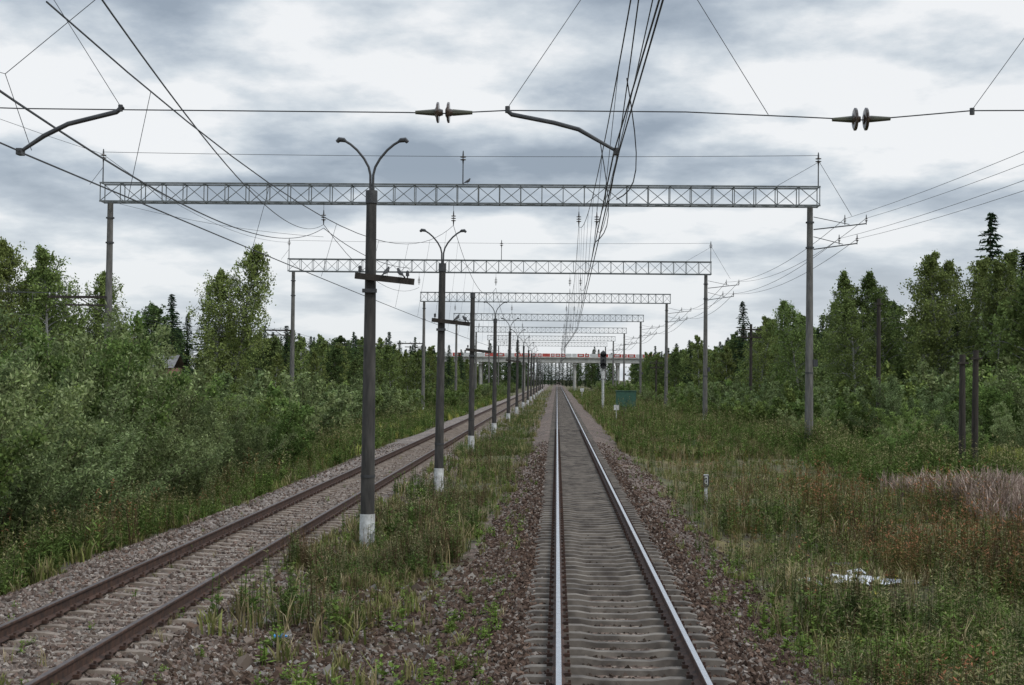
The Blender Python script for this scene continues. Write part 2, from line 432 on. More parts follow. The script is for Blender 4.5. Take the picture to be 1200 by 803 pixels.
alders_f=[shrub('alder_shrub',4.2,2.2,12,5500,P_alder,s,0.24,0.15) for s in (53,54)]

def put(meshes,name,x,y,s=1.0,sz=None,z=None,k=None):
    me=meshes[int(R.integers(0,len(meshes))) if k is None else k]
    o=bpy.data.objects.new(name,me); link(o)
    o.location=(x,y,float(gz(x,y)) if z is None else z); o.rotation_euler=(R.uniform(-0.03,0.03),R.uniform(-0.03,0.03),R.uniform(0,6.28))
    o.scale=(s*R.uniform(0.9,1.1),s*R.uniform(0.9,1.1),sz if sz else s*R.uniform(0.93,1.07))
    return o
# hero trees
for x,y,h in [(-25.6,106,15.4),(-26.6,104,13.2),(-33,88,13.4),(-35.5,90,14),(-31.5,92,12.0)]: put(birches,'birch_tree',x,y,h/13*0.95,h/13)
for x,y,h in [(-37.5,95,12.5),(-34,112,10.5)]: put(aspens,'aspen_tree',x,y,h/12,h/12)
for x,y,h in [(-30.5,118,12),(39.2,126,19.6),(43,128,16),(34,150,15),(26,190,15)]: put(spruces,'spruce_tree',x,y,h/16*1.05,h/16)
for x,y,h in [(30,108,14.5),(27,112,13.5),(24,112,13.5),(21,118,11.5),(33,104,13.8),(36,108,15),(39,106,14.8),(43,110,15.8),(22.5,104,11.0),(35,112,14.6),(31.5,118,15.2),(19.5,135,10.5),(22,150,11.5)]:
    put(birches,'birch_tree',x,y,h/13,h/13)
# near left shrub wall
placed=[]
def ok(x,y,d,pl=placed):
    for a,b_ in pl:
        if (a-x)**2+(b_-y)**2<d*d: return False
    pl.append((x,y)); return True
for i in range(900):
    y=R.uniform(20,130); x=R.uniform(-23,-11.0)
    if x>-11.4-0.03*(y-25)-(1.2 if y>60 else 0): continue
    if y<28 and x<-17: continue
    if not ok(x,y,2.1 if y<60 else 3.0): continue
    edge=(-11.2-x)
    h=min(6.2,2.7+edge*0.8)*R.uniform(0.72,1.15)
    if y>50: h*=0.8
    if y>75: h*=0.78
    if abs(x+25.3)<1.2 and y<76: continue
    W_,A_=(willows,alders) if y<62 else (willows_f,alders_f)
    if R.random()<0.68: put(W_,'willow_shrub',x,y,0.5+0.5*h/4.0,h/4.0)
    else: put(A_,'alder_shrub',x,y,0.5+0.5*h/4.2,h/4.2)
# right shrubs
for i in range(500):
    y=R.uniform(58,200); x=R.uniform(14.8,30)
    if y<80 and x<17.5:
        if R.random()<0.6: continue
    if y<75 and x>19: continue
    if not ok(x,y,2.9): continue
    h=(1.9+0.28*(x-14.5))*R.uniform(0.7,1.2)*(0.8 if y<80 else 1.15)
    h=min(h,6)
    W_,A_=(willows,alders) if y<85 else (willows_f,alders_f)
    if R.random()<0.5: put(W_,'willow_shrub',x,y,h/4.0)
    else: put(A_,'alder_shrub',x,y,h/4.2)
for i in range(200):
    y=R.uniform(130,430); x=R.uniform(12,20)*(-1 if R.random()<0.5 else 1)
    if not ok(x,y,4.0): continue
    if R.random()<0.5: put(alders_f,'alder_shrub',x,y,R.uniform(0.4,0.9))
    else: put(willows_f,'willow_shrub',x,y,R.uniform(0.4,0.9))
# forest
placed2=[]
n=0
for i in range(3000):
    y=85+R.random()**1.2*400; side=-1 if R.random()<0.5 else 1
    dep=R.random()**1.5*34
    x=22+dep+max(0,(y-250)*0.02)
    if side<0:
        if y<200: x+=5
        if y<125 and x<38: continue
    else:
        if y<125: x+=10
    if y<95 and x<40: continue
    x*=side
    if not ok(x,y,4.8,placed2): continue
    r=R.random(); n+=1
    hs=0.78 if dep<8 else (0.88 if dep<18 else 1.0)
    if side<0: hs*=0.82 if y<200 else 0.92
    psp=(0.10 if dep<10 else 0.26)+(0.2 if y>260 else 0)
    if r<psp: put(spruces,'spruce_tree',x,y,R.uniform(0.75,1.0)*hs)
    elif r<psp+(1-psp)*0.7: put(birches_f,'birch_tree',x,y,R.uniform(0.85,1.15)*hs)
    else: put(aspens_f,'aspen_tree',x,y,R.uniform(0.85,1.2)*hs)
for i in range(260):
    y=R.uniform(455,540); x=R.uniform(-120,140)
    if abs(x+2.5)<9 : continue
    if not ok(x,y,5.5,placed2): continue
    if R.random()<0.5: put(spruces,'spruce_tree',x,y,R.uniform(0.8,1.1))
    else: put(aspens_f,'aspen_tree',x,y,R.uniform(0.9,1.2))
for i in range(26):
    x=-26+i*1.8; put(spruces,'spruce_tree',x,R.uniform(640,700),R.uniform(0.8,1.0))
print('trees',n)

# weeds ------------------------------------------------------------
def tuft(nb,h,spread,pal,rng,w=0.016):
    Q=[];C=[]
    for i in range(nb):
        a=rng.uniform(0,6.28); r=rng.uniform(0,spread); p=np.array([math.cos(a)*r,math.sin(a)*r,-0.05])
        a2=rng.uniform(0,6.28); o=np.array([math.cos(a2),math.sin(a2),0]); hh=h*rng.uniform(0.5,1.15); ln=rng.uniform(0.15,0.7)*hh
        s=np.cross(o,[0,0,1])*w
        m=p+o*ln*0.35+np.array([0,0,hh*0.6]); t=p+o*ln+np.array([0,0,hh*rng.uniform(0.8,1)])
        Q+= [[p-s,p+s,m+s*0.8,m-s*0.8],[m-s*0.8,m+s*0.8,t+s*0.15,t-s*0.15]]
        c=np.array(pal[rng.integers(0,len(pal))])*rng.uniform(0.75,1.25); C+=[c,c]
    return np.array(Q),np.array(C)
def herb(h,nl,l,w,pal,rng,top=None,stems=3,spread=0.1):
    Q=[];C=[]
    for s_ in range(stems):
        a=rng.uniform(0,6.28); p=np.array([math.cos(a),math.sin(a),0])*rng.uniform(0,spread)
        hh=h*rng.uniform(0.65,1.1); e=p+np.array([rng.normal()*0.1*hh,rng.normal()*0.1*hh,hh])
        for k in (0,1):
            s=np.array([0.006,0,0]) if k else np.array([0,0.006,0])
            Q.append([p-s-[0,0,0.05],p+s-[0,0,0.05],e+s*0.5,e-s*0.5]); C.append(np.array(pal[0])*0.8)
        for i in range(nl):
            t=rng.uniform(0.12,1); c=p*(1-t)+e*t; a=rng.uniform(0,6.28)
            up=rng.uniform(-0.1,0.8); u=np.array([math.cos(a),math.sin(a),up]); u/=np.linalg.norm(u)
            L=l*(1.15-0.6*t)*rng.uniform(0.7,1.3); v=np.cross(u,[0,0,1]); v/=np.linalg.norm(v); v=v*w/2*(L/l)
            Q.append([c,c+u*L*0.5+v,c+u*L,c+u*L*0.5-v])
            if top is not None and t>0.68: C.append(np.array(top)*rng.uniform(0.7,1.3))
            else: C.append(np.array(pal[rng.integers(0,len(pal))])*rng.uniform(0.75,1.25))
    return np.array(Q),np.array(C)
G=[(0.145,0.168,0.05),(0.18,0.185,0.062),(0.22,0.195,0.09)]
D=[(0.30,0.245,0.13),(0.235,0.19,0.098),(0.37,0.305,0.185)]
Hh=[(0.095,0.142,0.04),(0.118,0.165,0.048)]
HL=[(0.14,0.20,0.046),(0.165,0.23,0.056)]
rg=np.random.default_rng(5)
PR={'grass':[tuft(16,0.36,0.16,G,rg) for _ in range(4)],
 'dry':[tuft(14,0.5,0.15,D+G[:1],rg,0.010) for _ in range(4)],
 'herb':[herb(0.6,13,0.13,0.05,Hh,rg) for _ in range(4)],
 'light':[herb(0.35,12,0.12,0.07,HL,rg,stems=3,spread=0.16) for _ in range(4)],
 'rust':[herb(1.0,15,0.11,0.04,[(0.17,0.145,0.055),(0.20,0.115,0.055)],rg,top=(0.23,0.105,0.055),stems=2) for _ in range(3)],
 'brown':[herb(0.9,9,0.09,0.03,[(0.15,0.105,0.06),(0.19,0.14,0.08)],rg,top=(0.18,0.115,0.07),stems=3,spread=0.15) for _ in range(3)],
 'mugwort':[herb(0.9,26,0.09,0.035,[(0.125,0.15,0.062),(0.15,0.17,0.078)],rg,top=(0.24,0.215,0.115),stems=3,spread=0.2) for _ in range(3)],
 'flower':[herb(0.8,14,0.10,0.04,[(0.12,0.17,0.046)],rg,top=(0.42,0.36,0.09),stems=2,spread=0.15) for _ in range(2)],
 'pink':[tuft(14,0.95,0.2,[(0.38,0.28,0.225),(0.30,0.22,0.175),(0.42,0.33,0.27)],rg,0.018) for _ in range(3)],
 'yellow':[tuft(14,0.5,0.2,[(0.34,0.32,0.085),(0.24,0.27,0.075)],rg,0.022) for _ in range(2)],
 'tall':[herb(1.0,18,0.14,0.045,[(0.12,0.17,0.046),(0.145,0.19,0.056)],rg,top=(0.21,0.19,0.09),stems=3,spread=0.18) for _ in range(3)]}
def patchn(x,y,s,sd):
    return 0.5+0.25*(np.sin(x*s*1.3+y*s*0.7+sd)+np.sin(-x*s*0.8+y*s*1.1+sd*2.3))*1.0+0.12*np.sin(x*s*3.1-y*s*2.3+sd)
def scatter(b,kinds,n,x0,x1,y0,y1,s0,s1,inv=True,keep=None,grow=0.0):
    u=R.random(n); y=1/(1/y0+(1/y1-1/y0)*u) if inv else R.uniform(y0,y1,n)
    x=R.uniform(x0,x1,n)
    if keep is not None:
        k=keep(x,y)>R.random(n); x=x[k]; y=y[k]
    n=len(x)
    if n==0: return
    names=list(kinds.keys()); pr=np.array([kinds[k] for k in names],float); pr/=pr.sum()
    sel=(0.7*patchn(x,y,0.8,1.0)+0.3*R.random(n)); sel=np.argsort(np.argsort(sel))/n
    mixr=R.random(n)<0.3; sel=np.where(mixr,R.random(n),sel)
    cum=np.cumsum(pr); ki=np.minimum(np.searchsorted(cum,sel),len(names)-1)
    z=gz(x,y); s=R.uniform(s0,s1,n)*(1+grow*np.clip((y-30)/100,0,2)); s*=0.6+0.75*np.clip(patchn(x,y,0.5,4.0),0,1)
    for j,nm in enumerate(names):
        for v,(q,c) in enumerate(PR[nm]):
            I=np.where((ki==j)&(np.arange(n)%len(PR[nm])==v))[0]
            if len(I)==0: continue
            a=R.uniform(0,6.28,len(I)); ca,sa=np.cos(a)[:,None,None],np.sin(a)[:,None,None]
            ss=s[I][:,None,None]
            X=(q[None,...,0]*ca-q[None,...,1]*sa)*ss+x[I][:,None,None]
            Yq=(q[None,...,0]*sa+q[None,...,1]*ca)*ss+y[I][:,None,None]
            Z=q[None,...,2]*ss+z[I][:,None,None]
            cc=c[None]*R.uniform(0.7,1.25,len(I))[:,None,None]
            b.add(np.stack([X,Yq,Z],-1).reshape(-1,4,3),0,cc.reshape(-1,3))
# strip between the tracks
b=B()
def edge(x,y):
    far=np.clip((y-26)/22,0,1)
    e=np.clip(1.25-np.abs(x+3.5-0.55*far)/(1.2+0.55*far),0,1)**0.8*np.clip(patchn(x,y,1.1,5)*1.6+0.15,0.3,1)
    return e*np.clip((y-20)/6,0.2,1)
scatter(b,{'grass':3,'dry':3,'herb':2,'light':1.8,'mugwort':1.5,'brown':1.2},5600,-4.8,-1.2,19,75,0.45,1.05,keep=edge)
scatter(b,{'grass':3,'dry':2,'herb':3,'mugwort':1},3800,-4.7,-1.3,60,400,0.55,1.0,keep=edge)
scatter(b,{'light':3,'grass':2,'dry':1},300,-4.9,-0.8,12,24,0.4,0.9,keep=lambda x,y:np.clip(patchn(x,y,1.5,2)*1.6-0.5,0.05,1))
for cx,cy,nn,rr_ in [(-3.2,26.2,150,0.7),(-2.6,28.2,80,0.6),(-4.4,24.9,70,0.5),(-3.6,31,150,0.9),(-2.8,34,120,0.8),(-3.7,23.8,60,0.5)]:
    scatter(b,{'dry':4,'grass':2,'herb':1.5,'mugwort':1,'brown':1.5},nn*2,cx-rr_,cx+rr_,cy-rr_*1.6,cy+rr_*1.6,0.7,1.2)
scatter(b,{'light':3,'grass':1},170,-1.7,-0.7,14,90,0.25,0.6)
scatter(b,{'light':2,'dry':2,'grass':1},150,-9.0,-4.0,13,80,0.2,0.5)
obj('median_weeds',b,[M_weed])
# right side
b=B()
rk=lambda x,y: np.clip((x-2.9)/1.9,0.05,1)*np.clip(patchn(x,y,0.7,3)*1.8+0.0,0.2,1)
hole=lambda x,y: np.where((np.abs(x-5.6)<1.5)&(np.abs(y-26.2)<2.4),0.08,1)
bare=lambda x,y: rk(x,y)*hole(x,y)
scatter(b,{'grass':3,'light':2.5,'dry':2.5,'herb':2.5,'tall':1.2,'mugwort':1.8,'brown':1.2,'flower':0.15},14500,3.0,15.5,12.5,80,0.5,1.0,keep=bare)
scatter(b,{'tall':2,'mugwort':2,'brown':1.2,'rust':0.8},3000,3.9,14,12.5,45,0.65,1.15,keep=lambda x,y:hole(x,y)*np.clip(patchn(x,y,0.9,6)*1.9-0.4,0,1))
scatter(b,{'rust':3,'dry':1,'brown':1.5},1700,6.5,13,22,48,0.8,1.3,keep=lambda x,y:np.clip(patchn(x,y,0.6,8)*2-0.4,0,1))
scatter(b,{'rust':2,'dry':2},420,4.0,9,30,75,0.6,1.0)
scatter(b,{'dry':1},1700,4.0,14,20,80,0.6,1.1,keep=lambda x,y:np.clip(patchn(x,y,0.45,9)*2.2-0.8,0,1))
scatter(b,{'pink':3,'dry':1},2000,11.6,19,35,50,0.8,1.2)
scatter(b,{'yellow':3,'grass':1},2600,13.5,32,52,80,0.8,1.2)
scatter(b,{'grass':3,'light':2,'herb':3,'dry':2.5,'tall':2,'brown':1},5500,3.4,15.5,70,400,0.8,1.2,grow=0.5)
scatter(b,{'tall':3,'herb':3,'light':2},2400,12,20,50,110,1.0,1.6)
scatter(b,{'light':3,'grass':1},200,2.4,3.8,14,90,0.25,0.55)
obj('meadow_weeds',b,[M_weed])
# left verge
b=B()
lk=lambda x,y: np.clip((-8.9-x)/1.3,0.04,1)
scatter(b,{'grass':2.5,'herb':3,'light':2.5,'tall':2.5,'rust':0.8,'dry':1.5,'mugwort':1,'brown':0.8},6200,-13,-8.8,20,80,0.5,1.15,keep=lk)
scatter(b,{'herb':3,'light':3,'tall':3,'grass':2,'yellow':1},5000,-18,-9.2,60,300,0.8,1.3,keep=lk,grow=0.3)
obj('verge_weeds',b,[M_weed])

# ---------------------------------------------------------------- gantries
def insulator_string(b,p,axis,n=2,mat=3,endm=2,disc=0.13,scale=1.0):
    p=np.array(p,float); axis=np.array(axis,float); axis/=np.linalg.norm(axis)
    L=0.13*n*scale
    b.add(capped(p-axis*(L/2+0.22*scale),p-axis*(L/2-0.02),0.022*scale,0.042*scale,8),endm)
    b.add(capped(p+axis*(L/2-0.02),p+axis*(L/2+0.22*scale),0.042*scale,0.022*scale,8),endm)
    for i in range(n):
        c=p+axis*(-L/2+0.13*scale*(i+0.15))
        pr=[(0,0.001),(0.0,0.045),(0.015,0.07),(0.02,disc*0.85),(0.03,disc),(0.05,disc*0.98),(0.055,0.05),(0.10,0.035),(0.10,0.001)]
        b.add(lathe(c,axis,[(a*scale,r*scale) for a,r in pr],16),mat)

def gantry(y,x0,x1,zb,dz,left_arm=True,post=True):
    b=B(); D=0.8; h=dz
    for x in (x0,x1):
        g=float(gz(x,y))
        b.add(capped((x,y,g-0.3),(x,y,zb-0.02),0.24,0.16,16),0)
        b.add(tube([(x,y,g-0.1),(x,y,g+0.35)],[0.246,0.244],16),1)
        for zz in (zb-0.9,zb-2.3,g+4.2): b.add(tube([(x,y,zz),(x,y,zz+0.08)],[0.235,0.235],12),2)
    X0,X1=x0-0.5,x1+0.5
    c=0.085
    for yy in (y-D/2,y+D/2):
        for zz in (zb+c/2,zb+h-c/2): b.add(box(((X0+X1)/2,yy,zz),(X1-X0,c,c)),4)
    nb=34; dx=(X1-X0)/nb
    for i in range(nb+1):
        x=X0+i*dx; x=min(max(x,X0+0.04),X1-0.04)
        for yy in (y-D/2,y+D/2): b.add(box((x,yy,zb+h/2),(0.045,0.05,h-2*c)),4)
        b.add(box((x,y,zb+c/2),(0.045,D-c,0.045)),4); b.add(box((x,y,zb+h-c/2),(0.045,D-c,0.045)),4)
        if i<nb:
            for k,yy in enumerate((y-D/2+0.01,y+D/2-0.01)):
                up=((i+k)%2==0)
                za,zc=(zb+c,zb+h-c) if up else (zb+h-c,zb+c)
                b.add(beam((x+0.02,yy,za),(x+dx-0.02,yy,zc),0.036),4)
            b.add(beam((x+0.02,y-D/2+c,zb+c/2),(x+dx-0.02,y+D/2-c,zb+c/2),0.028),4)
    if post:
        for x in (X0+0.05,-5.4,X1-0.05):
            b.add(capped((x,y,zb+h),(x,y,zb+h+1.35),0.035,0.03,8),2)
            insulator_string(b,(x,y,zb+h+1.5),(0,0,1),2,3,2,0.14,1.2)
        b.add(sagwire((X0,y,zb+h+1.75),(X1,y,zb+h+1.75),0.15,0.016,20),5)
        b.add(beam((X0+0.05,y,zb+h+0.9),(X0-0.7,y,zb+h-0.1),0.02),2)
        b.add(sagwire((X1,y,zb+h+1.4),(X1-2.4,y,zb+h),0,0.015,3),5)
        b.add(sagwire((X1,y,zb+h+1.4),(X1+1.8,y,zb+h-1.6),0,0.015,3),5)
    for x in (-13.2,-5.9,1.1,2.1):
        if x<x0: continue
        b.add(beam((x,y,zb),(x,y,zb-0.35),0.02),2)
        insulator_string(b,(x,y,zb-0.75),(0,0,1),3,3,2,0.14,1.0)
    for zz,ln in ((zb-0.9,3.1),(zb-2.0,2.6)):
        b.add(beam((x1+0.2,y,zz-0.35),(x1+ln,y,zz),0.06),2)
        b.add(beam((x1+0.2,y,zz+0.35),(x1+ln*0.7,y,zz-0.05),0.035),2)
        insulator_string(b,(x1+ln,y,zz+0.22),(0,0,1),2,3,2,0.11,0.8)
        insulator_string(b,(x1+ln*0.62,y,zz+0.2),(0,0,1),2,3,2,0.10,0.8)
    if left_arm:
        z=7.5
        b.add(box((x0-1.75,y-0.2,z),(3.3,0.12,0.14)),6); b.add(beam((x0-0.1,y-0.22,z-1.0),(x0-1.6,y-0.22,z-0.05),0.05),6)
        b.add(box((x0-1.3,y-0.2,z-0.45),(2.2,0.1,0.1)),6)
        for k in (0.5,1.1,1.7,2.3,2.9,3.3): b.add(lathe((x0-k,y-0.2,z+0.07),(0,0,1),[(0,0.015),(0.06,0.02),(0.07,0.05),(0.12,0.045),(0.16,0.05),(0.2,0.001)],8),1)
    b.add(box((x1+0.32,y-0.05,4.2),(0.25,0.2,0.4)),2)
    obj('railway_gantry',b,[M_conc,M_white,M_dark,M_ins,M_steel,M_wire,M_wood],weld=False)
GY=[(76,-25.3,13.9,12.85,1.12),(129,-25.2,13.9,13.1,1.25),(175,-17.2,13.9,12.9,1.25),(229,-17,13.9,12.8,1.2),(285,-17,13.9,12.7,1.2),(340,-17,13.9,12.6,1.2),(395,-17,13.9,12.5,1.2)]
for i,(y,x0,x1,zb,h) in enumerate(GY): gantry(y,x0,x1,zb,h,i<3,i<2)

def headspan():
    b=B(); y=16.6
    for x in (-25.3,13.9):
        g=float(gz(x,y)); b.add(capped((x,y,g-0.3),(x,y,13),0.25,0.16,16),0)
    pts=[(-25.3,y,7.0),(-12,y,6.62),(-6.7,y,6.47),(-5.45,y,6.46),(-1.9,y,6.44),(-1.45,y,6.43),(-0.67,y,6.47),(1.5,y,6.46),(3.0,y,6.40),(3.65,y,6.37),(4.95,y,6.49),(6.4,y,6.5),(13.9,y,6.9)]
    b.add(tube(pts,0.008,5),5)
    insulator_string(b,(-1.45,y,6.44),(1,0,0),2,3,6,0.13)
    insulator_string(b,(3.62,y,6.38),(1,0,0.02),2,3,6,0.14)
    for x in (-5.45,-0.67,4.95): b.add(lathe((x,y,6.44),(0,0,1),[(0,0.001),(0.0,0.03),(0.08,0.03),(0.08,0.001)],8),2)
    b.add(tube([(-0.67,y,6.47),(-0.62,y,6.42),(-0.1,y,6.32),(0.2,y,6.24),(0.64,y,5.99)],[0.032,0.028,0.028,0.028,0.02],8),2)
    b.add(tube([(-5.42,y,6.50),(-5.5,y,6.43),(-6.1,y,6.28),(-6.4,y,6.13),(-6.68,y,5.94)],[0.032,0.03,0.03,0.03,0.022],8),2)
    b.add(box((0.66,y,5.97),(0.07,0.12,0.08)),2); b.add(box((-6.69,y,5.93),(0.07,0.12,0.08)),2)
    for a,c in (((-0.67,y,6.5),(1.05,y,9.1)),((2.5,y,6.43),(0.85,y,9.1)),((-5.45,y,6.5),(-7.2,y,9.2)),((4.95,y,6.5),(6.8,y,9.1)),((-6.9,y,6.9),(-5.7,y,7.9)),((-6.9,y,6.9),(-6.55,y,5.95)),((-6.9,y,6.9),(-9,y,7.5))):
        b.add(tube([a,c],0.005,4),5)
    b.add(sagwire((-25.3,y,12.5),(13.9,y,12.5),3.0,0.012,24),5)
    obj('overhead_head_span',b,[M_conc,M_white,M_dark,M_ins,M_conc,M_wire,M_olive])
headspan()

# longitudinal wires
b=B()
def span(p0,p1,sag,c0,c1,rw=0.011,drop=True):
    b.add(sagwire(p0,p1,sag,rw,20),0); 
    if c0 is None: return
    b.add(sagwire(c0,c1,0.05,rw,12),0)
    n=7
    for i in range(n):
        t=(i+0.5)/n; a=np.array(p0)*(1-t)+np.array(p1)*t; a[2]-=4*sag*t*(1-t)
        c=np.array(c0)*(1-t)+np.array(c1)*t; b.add(tube([a,c],0.006,3),0)
Y=[16.6]+[g[0] for g in GY]
mz=[8.0]+[11.7]*len(GY)
for i in range(len(Y)-1):
    r=0.012+0.003*i
    s=-1 if i%2 else 1
    xc0,xc1=0.64 if i==0 else 0.8-0.25*s,0.8+0.25*s
    span((0.85 if i==0 else 1.1,Y[i],mz[i]),(1.1,Y[i+1],mz[i+1]),1.9 if i else 1.0,(xc0,Y[i],6.0),(xc1,Y[i+1],6.05),r)
    b.add(sagwire((0.95 if i==0 else 2.1,Y[i],mz[i]+0.1),(2.1,Y[i+1],mz[i+1]),1.4,r,16),0)
    b.add(sagwire((xc0+0.06,Y[i],6.0),(xc1+0.05,Y[i+1],6.05),0.05,r,6),0)
    span((-6.4 if i==0 else -5.9,Y[i],mz[i]-0.2 if i==0 else mz[i]),(-5.9,Y[i+1],mz[i+1]),1.9,(-6.7 if i==0 else -6.2+0.3*s,Y[i],5.93),(-6.2-0.3*s,Y[i+1],6.05),r)
b.add(sagwire((0.9,-20,6.1),(0.64,16.6,5.99),0.05,0.009),0)
b.add(sagwire((0.78,-20,6.1),(0.70,16.6,5.99),0.05,0.009),0)
b.add(sagwire((1.0,-30,7.7),(0.85,16.6,8.0),0.8,0.010),0)
b.add(sagwire((0.6,-30,9.0),(2.1,76,11.8),1.6,0.012,30),0)
b.add(sagwire((-6.0,-20,6.0),(-6.68,16.6,5.93),0.05,0.011),0)
b.add(sagwire((-7.0,14,6.9),(-13.2,76,11.5),1.3,0.017,30),0)
b.add(sagwire((-5.6,14,8.2),(-13.2,76,11.7),1.4,0.013,30),0)
b.add(sagwire((-13.2,76,11.5),(-9.8,90,10.4),0.5,0.02),0)
b.add(sagwire((-13.2,76,11.7),(-13.2,129,11.7),1.6,0.016),0)
b.add(sagwire((-13.2,76,11.0),(-25.2,76,12.9),0.3,0.012),0)
for (x,y0,z0,y1,z1) in ((0.9,19,7.4,22,6.1),(0.75,26,7.7,29,6.1)):
    t=np.linspace(0,1,9); b.add(tube(np.stack([x+0.22*np.sin(t*3.14),y0+(y1-y0)*t,z0+(z1-z0)*t-0.4*np.sin(t*3.14)],1),0.010,4),0)
for (dx,dz_) in ((3.1,-0.6),(1.9,-0.65),(2.6,-1.75),(1.6,-1.75)):
    p=(13.9+dx,-30,12.9+dz_)
    for i,g in enumerate(GY):
        q=(g[2]+dx,g[0],g[3]+dz_); b.add(sagwire(p,q,0.9 if i else 1.4,0.010+0.004*i,20),0); p=q
for k,(dx,z) in enumerate(((-3.2,7.75),(-2.3,7.75),(-1.1,7.75))):
    p=(-25.3+dx,10,7.75)
    for g in GY[:3]:
        q=(g[1]+dx,g[0],z); b.add(sagwire(p,q,1.1,0.014,16),0); p=q
b.add(sagwire((-25.8,-30,15.4),(-25.8,76,15.6),1.5,0.012),0); b.add(sagwire((-25.8,76,15.6),(-25.7,129,15.9),1.2,0.014),0)
obj('overhead_wires',b,[M_wire])

# ---------------------------------------------------------------- lamp poles
def lamp_pole(x,y,lean=0.0,lamps=True,arm=0,htop=7.1,detail=True):
    b=B(); g=float(gz(x,y))
    b.add(capped((0,0,-0.4),(0,0,htop-g),0.155,0.105,20),0)
    b.add(tube([(0,0,-0.05),(0,0,0.74)],[0.161,0.159],20),1)
    zt=htop-g
    b.add(tube([(0,0,zt-0.25),(0,0,zt+0.02)],[0.125,0.125],16),2)
    if lamps:
        for s in (-1,1):
            pts=[(s*0.025,0,zt-0.1),(s*0.03,0,zt+0.35),(s*0.07,0,zt+0.52),(s*0.17,0,zt+0.70),(s*0.32,0,zt+0.88),(s*0.46,0,zt+1.0),(s*0.56,0,zt+1.06)]
            b.add(tube(pts,0.027,8),2)
            b.add(tube([(s*0.54,0,zt+1.05),(s*0.60,0,zt+1.09),(s*0.70,0,zt+1.10),(s*0.75,0,zt+1.05),(s*0.755,0,zt+1.04)],[0.02,0.05,0.055,0.04,0.002],8),2)
    if arm:
        z=arm-g
        b.add(box((0.32,-0.17,z),(1.25,0.09,0.13),0,0.10),3)
        b.add(box((0.0,-0.12,z-0.25),(0.3,0.10,0.08)),2)
        for k in (-0.2,0.8):
            b.add(lathe((k,-0.17,z+0.03-0.1*(k-0.32)),(0,0,1),[(0,0.012),(0.07,0.014),(0.08,0.04),(0.13,0.034),(0.17,0.04),(0.2,0.001)],8),2)
    b.add(tube([(0,0,1.5),(0,0,1.56)],[0.156,0.156],14),2); 
    o=obj('street_lamp' if lamps else 'concrete_pole',b,[M_concd,M_white,M_dark,M_wood],weld=True,loc=(x,y,g))
    o.rotation_euler=(0,lean,0)
lamp_pole(-3.98,28.6,0.0,True,5.25)
lamp_pole(-3.85,44.4,0.006,True,5.0,6.9)
lamp_pole(-4.15,66,0.0,False,4.5,7.3)
lamp_pole(-4.05,88,0.0,True,0,7.0)
lamp_pole(-4.0,112,0.01,True,4.6,7.0)
for y in (138,162,186,212,240,270,305,340,380): lamp_pole(-4.0+R.uniform(-0.1,0.1),y,R.uniform(-0.01,0.01),True,0,7.0)

# perched birds (body, head, bill, tail, wings, legs)
M_bird=simple('bird_plumage',(0.02,0.02,0.022),(0.05,0.048,0.045),20,0.8)
M_breast=simple('bird_breast',(0.10,0.09,0.08),(0.16,0.15,0.13),20,0.8)
def bird(x,y,z,face,s=1.0):
    b=B()
    body=[(-0.17,0,0.045),(-0.15,0,0.05),(-0.09,0,0.075),(-0.03,0,0.105),(0.03,0,0.14),(0.065,0,0.175),(0.085,0,0.20),(0.10,0,0.225),(0.118,0,0.235),(0.13,0,0.234)]
    b.add(tube(body,[0.008,0.022,0.036,0.052,0.055,0.044,0.032,0.034,0.024,0.009],10),0)
    b.add(tube([(0.128,0,0.233),(0.145,0,0.231),(0.165,0,0.226)],[0.010,0.006,0.001],6),0)
    b.add(tube([(-0.14,0,0.052),(-0.20,0,0.02),(-0.26,0,-0.015),(-0.262,0,-0.016)],[0.018,0.020,0.022,0.001],4),0)
    for sd in (-1,1):
        b.add(tube([(0.045,sd*0.040,0.165),(0.0,sd*0.052,0.125),(-0.08,sd*0.038,0.075),(-0.17,sd*0.012,0.03)],[0.012,0.028,0.02,0.003],6),0)
        b.add(tube([(0.0,sd*0.02,0.08),(0.012,sd*0.02,0.04),(0.0,sd*0.02,0.0)],[0.009,0.004,0.004],5),0)
        for dx in (-0.02,0.03): b.add(tube([(0.0,sd*0.02,0.003),(dx,sd*0.02,0.002)],[0.003,0.002],4),0)
    b.add(tube([(0.03,0,0.095),(0.065,0,0.135),(0.075,0,0.165)],[0.02,0.036,0.02],8),1)
    o=obj('perched_bird',b,[M_bird,M_breast],weld=True,loc=(x,y,z)); o.scale=(s,s,s); o.rotation_euler=(0,0,face)
bird(-3.62,28.43,5.310,1.2,0.8); bird(-3.34,28.43,5.282,2.2,0.8)
bird(-5.1,75.6,13.97,0.6,1.3); bird(-3.3,44.23,5.040,0.9,0.8); bird(-3.05,44.23,5.015,2.3,0.8)

